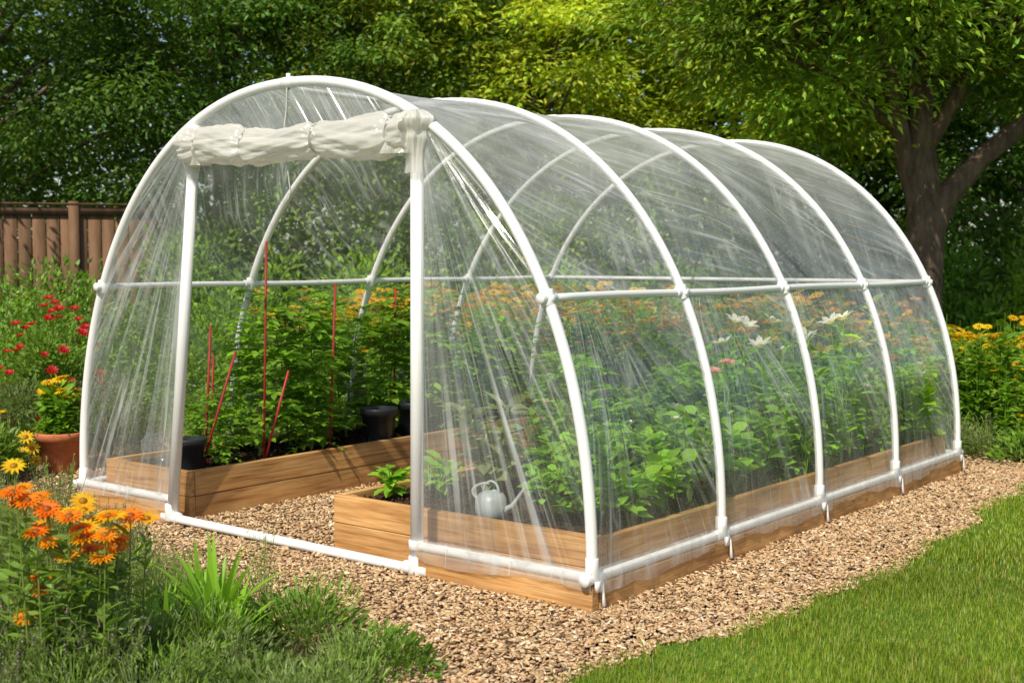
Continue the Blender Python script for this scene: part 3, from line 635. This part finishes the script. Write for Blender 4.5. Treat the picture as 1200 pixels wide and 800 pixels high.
for q_,(x,y,z) in enumerate(heads):
    jx,jy=U(-.06,.06,2);bx,by=x+jx+U(-.08,.08),y+jy-.03
    mid=[(x+bx)/2+U(-.02,.02),(y+by)/2,z*.55]
    b.tube([[bx,by,0],mid,[x,y,z]],[.004,.003,.0025],5,(.12,.19,.05))
    m=26;tt=U(.1,.9,m)[:,None];Pp=np.array([bx,by,0])*(1-tt)+np.array([x,y,z])*tt;aa=U(0,6.28,m);D=norm(np.stack([np.cos(aa),np.sin(aa),U(0,.9,m)],-1))
    b.inst(leafT,Pp,frames(D,norm(UPV+rng.normal(0,.3,(m,3)))),np.stack([np.full(m,.05),U(.05,.11,m),np.full(m,.06)],-1),np.array([.10,.19,.045])*U(.7,1.3,(m,1)))
    b.inst(D_or if q_%3 else D_yo,[[x,y,z]],frames(np.array([[.3,1,.2]]),norm(np.array([[U(-.1,.6),U(-.9,-.2),1.]]))),U(.044,.060),np.array([1,U(.9,1.7),1]))
b.build('orange_coneflowers',M_leaf)
x=U(-1.5,-.75,14);scatter('yellow_coreopsis',[flower_stem(.42,D_ye,.028,16,.05,(.11,.2,.04),3)],np.stack([x,U(-2.3,-1.9,14),0*x],-1),.7,1.1)
# ------------------------------------------------------------ shrubs & borders
def shrub(name,x,y,rx,ry,h,n,ls,col,nar=1.,z0_=0.,flw=None,nf=0,fs=.04,clumps=None):
    b=B();nc=clumps or max(10,int(rx*ry*h*40));d=rdir(nc);d[:,2]=np.abs(d[:,2])
    c=d*U(.45,1.,(nc,1))*np.array([rx,ry,h*.85]);cr=.22*(rx+ry+h)/3+.08
    ci=rng.integers(0,nc,n);off=rdir(n)*(U(0,1,n)**.5)[:,None]*cr*U(.6,1.2,nc)[ci][:,None];P=c[ci]+off;P[:,2]=np.abs(P[:,2])
    D=norm(norm(off)*.8+norm(P)*.5+rng.normal(0,.4,(n,3))+np.array([0,0,.1]))
    cc=np.array(col)*U(.65,1.35,nc)[ci][:,None]*U(.75,1.25,(n,1))
    b.inst(leafS,P,frames(D,norm(UPV*.8+rng.normal(0,.5,(n,3)))),np.stack([np.full(n,ls*nar),U(.7,1.3,n)*ls,np.full(n,ls)],-1),cc)
    for k in range(12):
        t=c[rng.integers(0,nc)];b.tube([[0,0,0],t*.5+[0,0,.05],t],[.014,.009,.003],5,(.08,.06,.04))
    if nf:
        dd=rdir(nf);dd[:,2]=np.abs(dd[:,2])*.9+.1;dd=norm(dd);P=dd*np.array([rx,ry,h*.95])*U(.95,1.12,(nf,1))+np.array([0,0,.04])
        b.inst(flw,P,frames(np.tile([[.3,1,.2]],(nf,1)),norm(dd+np.array([.3,-.5,.5]))),fs*U(.75,1.15,nf),(1,1,1))
    return b.build(name,M_leaf,None,False,(x,y,z0_))
shrub('daisy_shrub',-5.2,.0,.42,.38,.55,3500,.065,(.10,.2,.04),.8,flw=D_ye,nf=26,fs=.06)
shrub('salvia_shrub',-5.75,.55,.5,.42,.95,5000,.05,(.10,.16,.07),.5)
shrub('red_dahlia_shrub',-6.08,1.2,.42,.42,1.15,4500,.06,(.09,.18,.03),.8,flw=D_re,nf=64,fs=.055)
shrub('lavender_shrub',-5.35,1.2,.35,.35,.7,3500,.035,(.13,.17,.13),.4)
shrub('garden_shrub',-7.0,1.7,1.0,.9,1.6,8000,.06,(.10,.2,.035),.7)
shrub('garden_shrub',-6.6,3.2,1.0,.9,1.45,6500,.07,(.10,.2,.04),.6)
shrub('garden_shrub',-7.4,0.3,.9,.9,1.1,6000,.05,(.10,.19,.04),.7,flw=D_pk,nf=20,fs=.03)
shrub('garden_shrub',-5.9,-.1,.5,.45,.5,3500,.05,(.10,.19,.04),.7,flw=D_ye,nf=12,fs=.05)
shrub('garden_shrub',-8.8,3.0,1.1,1.,1.5,6000,.08,(.09,.19,.035))
shrub('garden_shrub',-5.2,2.7,.6,.8,1.05,4500,.07,(.10,.2,.03),.8)
FS=[flower_stem(1.,D_ye,.055,22,.10,(.11,.22,.035),4),flower_stem(.9,D_ye,.05,20,.09,(.12,.24,.035),4),flower_stem(1.05,None,.04,26,.11,(.10,.22,.03),4),flower_stem(.95,D_yo,.05,22,.09,(.11,.23,.03),4)]
def field(name,n,x0,x1,y0,y1,tp,a=.75,b_=1.15):
    x=U(x0,x1,n);y=U(y0,y1,n)
    scatter(name,tp,np.stack([x,y,0*x],-1),a,b_,.25)
field('yellow_flower_border',480,-1.2,4.2,5.55,7.6,[FS[0],FS[1],FS[2],FS[1]],.7,1.05)
field('yellow_flower_border',150,.0,3.2,5.3,5.7,[FS[1],FS[2]],.35,.7)
field('wildflower_border',480,-6.4,-1.2,4.95,7.2,[FS[0],FS[1],FS[2],FS[1],FS[3]],.85,1.25)
field('wildflower_border',320,-6.,-4.2,3.0,7.2,[FS[0],FS[1],FS[2],FS[3]],.85,1.25)
scatter('border_groundcover',MT,np.concatenate([np.stack([U(-7.5,-5.5,80),U(-.3,3,80),np.zeros(80)],-1),np.stack([U(-1,4,70),U(5.2,5.6,70),np.zeros(70)],-1)]),1.,1.7,.3)
# ------------------------------------------------------------ fence
def fence(p0,p1,h=2.1):
    p0=np.array(p0);p1=np.array(p1);d=(p1-p0);Ln=np.linalg.norm(d);d/=Ln;nrm=np.array([-d[1],d[0]])
    if np.dot(nrm,np.array([3.1,-4.5])-p0)<0: nrm=-nrm
    e=empty('wooden_fence',(p0[0],p0[1],0));b=B();a=math.atan2(d[1],d[0]);R=rotz(a)[0]
    n=int(Ln/.15)
    for k in range(n):
        c=d*(k+.5)*.15;b.box([c[0]+nrm[0]*.012,c[1]+nrm[1]*.012,(h-.12)/2+U(-.006,.006)],[.138,.02,h-.12],np.array([.17,.095,.055])*U(.72,1.15),R)
    for s in np.arange(0,Ln,2.4):
        c=d*s;b.box([c[0]+nrm[0]*.05,c[1]+nrm[1]*.05,(h+.02)/2],[.11,.06,h+.02],(.16,.09,.052),R)
    c=d*Ln/2
    for z,hh in((h-.09,.05),(.3,.1)): b.box([c[0]+nrm[0]*.035,c[1]+nrm[1]*.035,z],[Ln,.045,hh*1.7],(.16,.09,.052),R)
    b.box([c[0]+nrm[0]*.02,c[1]+nrm[1]*.02,h-.015],[Ln,.12,.028],(.18,.1,.06),R)
    b.build('fence_panels',M_fence,e)
fence(gxy(13.0,-9.5),gxy(15.0,-4.15),2.15)
# ------------------------------------------------------------ trees
def tree(name,x,y,h,cz,rx,rz,nl,ls,col,nclump=120,tr=.16,nar=.9,extra=None,limbs=None,branch=14,lean=(0,0)):
    e=empty(name,(x,y,0));b=B();tt=np.linspace(0,1,9);top=cz-rz*.2
    if limbs is None:
        b.tube(np.stack([.1*np.sin(tt*4)+lean[0]*tt,.08*np.cos(tt*3)-.08+lean[1]*tt,top*tt],-1),tr*np.array([1.5,1.1,1,.95,.85,.8,.7,.6,.45]),12)
    else:
        for pth,r in limbs: b.tube(pth,r,14)
    d=rdir(nclump);c=d*(U(.35,1.,nclump)**.5)[:,None]*(1+.22*np.sin(d[:,:1]*5+d[:,1:2]*4+rng.random()*6))*np.array([rx,rx,rz])+np.array([0,0,cz])
    if extra is not None: c=np.concatenate([c,np.asarray(extra)])
    nc=len(c)
    for k in rng.choice(nc,min(branch,nc),False):
        s=np.array([0,0,min(top*.95,max(cz-rz*1.05,c[k][2]-rz*.5))]) if limbs is None else np.array(limbs[rng.integers(0,len(limbs))][0][-2])
        m=(s+c[k])/2+np.array([0,0,.15]);b.tube([s,m,c[k]],[tr*.28,tr*.16,tr*.05],6)
    b.build('trunk_and_branches',M_bark,e,True)
    fb_=B();ci=rng.integers(0,nc,nl);cs=U(.5,1.2,nc)*(rx/nclump**(1/3))*1.15
    g=rng.normal(size=(nl,3))*np.array([.55,.55,.24])*cs[ci][:,None]
    P=c[ci]+g;P[:,2]-=.22*(np.hypot(g[:,0],g[:,1])**2)/cs[ci]
    D=norm(norm(g)*np.array([1,1,.5])+rng.normal(0,.35,(nl,3))+np.array([0,0,-.35]))
    cc=np.array(col)*U(.5,1.5,nc)[ci][:,None]*U(.75,1.25,(nl,1))*np.array([1,1,1])
    cc[:,0]*=U(.8,1.25,nl)
    fb_.inst(leafS,P,frames(D,norm(UPV+rng.normal(0,.45,(nl,3)))),np.stack([np.full(nl,ls*nar),U(.7,1.3,nl)*ls,np.full(nl,ls)],-1),cc)
    fb_.build('crown',M_leaf,e);return e
T=gxy
dk=(.05,.115,.025);md=(.07,.15,.03);br=(.20,.29,.035)
for (f,r,cz,rx,rz,nl,ls,col) in [(16.5,-6.8,4.7,2.9,2.9,52000,.09,(.06,.13,.028)),(17.5,-3.9,4.6,2.5,3.,46000,.09,dk),(18.5,-10.,4.8,3,3,26000,.13,md),(17.5,-1.9,5.3,1.7,2.6,22000,.10,(.08,.15,.03))]:
    x,y=T(f,r);tree('oak_tree',x,y,0,cz,rx,rz,nl,ls,col,170)
for (f,r,cz,rx,rz,nl,ls,col) in [(18.5,.3,4.4,2.3,3.,42000,.105,br),(19.5,3.0,4.4,2.6,3.,42000,.115,(.19,.28,.035)),(24,-2,6,3,3.5,14000,.17,br)]:
    x,y=T(f,r);tree('maple_tree',x,y,0,cz,rx,rz,nl,ls,col,140)
for (f,r,cz,rx,rz,nl,ls,col) in [(19.5,8.3,4.6,3,3.2,24000,.14,dk),(22,5.8,5,3,3.6,20000,.16,(.05,.11,.02)),(21,12,5,3.2,3.2,14000,.18,md)]:
    x,y=T(f,r);tree('oak_tree',x,y,0,cz,rx,rz,nl,ls,col,110)
f0,r0=13.,4.12;x0,y0=gxy(f0,r0)
def rel(f,r,z):
    p=gxy(f,r);return [p[0]-x0,p[1]-y0,z]
limbs=[([rel(13,4.12,0),rel(13,4.14,.5),rel(13,4.15,1.3),rel(13,4.17,2.0),rel(13,4.10,2.7),rel(13.1,4.1,3.6),rel(13.2,4.25,4.6),rel(13.2,4.2,5.8)],[.30,.215,.19,.185,.13,.115,.09,.05]),
 ([rel(13,4.2,1.7),rel(12.95,4.35,2.15),rel(12.9,4.7,2.55),rel(12.8,5.25,3.0),rel(12.7,5.8,3.5),rel(12.5,6.5,4.3)],[.12,.13,.105,.085,.065,.04]),
 ([rel(13,4.12,1.95),rel(13,3.95,2.5),rel(12.9,3.8,3.1),rel(12.8,3.55,3.9),rel(12.6,3.2,4.8)],[.11,.10,.085,.07,.04]),
 ([rel(13,4.0,2.7),rel(12.8,3.3,3.2),rel(12.5,2.6,3.5),rel(12.3,2.0,3.75)],[.06,.05,.035,.02]),
 ([rel(13,4.15,2.6),rel(12.9,4.5,3.3),rel(12.8,4.8,4.3),rel(12.8,5.,5.2)],[.08,.075,.06,.03])]
ex=[rel(U(11.5,13.8),r,z) for r,z in [(1.9,3.6),(2.2,3.3),(2.5,3.8),(2.7,3.1),(3.0,3.5),(3.2,3.0),(3.4,3.9),(2.3,4.1),(3.7,3.9),(4.4,3.9),(4.9,4.),(4.7,3.6),(5.2,3.8),(5.5,3.3),(5.9,3.6),(5.8,3.0),(6.2,3.2),(2.0,4.4),(3.,4.3),(3.6,3.5),(5.3,4.2),(6.,4.2),(1.5,4.1),(4.1,4.3)]]
ex=ex+[[c[0]+U(-.4,.4),c[1]+U(-.4,.4),c[2]+U(-.1,.5)] for c in ex]
tree('shade_tree',x0,y0,0,5.8,3.3,1.7,62000,.11,(.12,.22,.03),90,.3,.65,extra=ex,limbs=limbs,branch=46)
def hedge(name,f,r0,r1,h,n,ls,col,dep=1.2,bump=.5):
    b=B();r=U(r0,r1,n);z=U(0,1,n)**.8;hh=h*(1+.16*np.sin(r*1.3+f)+.1*np.sin(r*3.7));dd=dep*(1+bump*np.sin(r*2.1)*np.sin(z*5+r))
    ff=f+rng.normal(0,.33,n)*dd;P2=np.stack([3.117-.6214*ff+.7845*r,-4.513+.7845*ff+.6214*r,z*hh],-1)
    D=norm(rng.normal(0,.7,(n,3))+np.array([.4,-.5,-.1]));cc=np.array(col)*(.55+.7*(.5+.5*np.sin(r*3.3+z*7)*np.sin(z*11-r*2)))[:,None]*U(.7,1.3,(n,1))
    b.inst(leafS,P2,frames(D,norm(UPV+rng.normal(0,.5,(n,3)))),np.stack([np.full(n,ls*.9),U(.7,1.3,n)*ls,np.full(n,ls)],-1),cc)
    return b.build(name,M_leaf)
hedge('hedge',23,-16,17,7.5,50000,.24,(.08,.14,.025),2.5)
hedge('hedge',26,-20,20,9.5,26000,.36,(.09,.14,.025),3)
hedge('hedge',16.8,-6.5,3.5,2.6,24000,.10,(.10,.19,.03),1.2)
hedge('hedge',16.5,3.5,10,2.5,18000,.10,(.07,.14,.03),1.2)
for (f,r,h,rx,col) in [(14.2,6.2,2.35,.9,(.15,.27,.03)),(14.8,7.6,2.7,1.,(.15,.28,.03)),(13.6,7.4,1.7,.9,(.12,.24,.03)),(14.6,5.1,1.7,.8,(.08,.17,.03)),(14.5,2.2,1.7,1.,(.10,.2,.03)),(14.5,.4,1.6,1.1,(.13,.25,.03)),(14.2,-1.4,1.8,1.1,(.13,.25,.035)),(14,-2.7,1.9,.9,(.11,.21,.03)),(14.3,-3.7,2.3,.75,(.09,.18,.03))]:
    x,y=gxy(f,r);shrub('laurel_shrub',x,y,rx,rx,h,8000,.09,col,.9)
print('done')
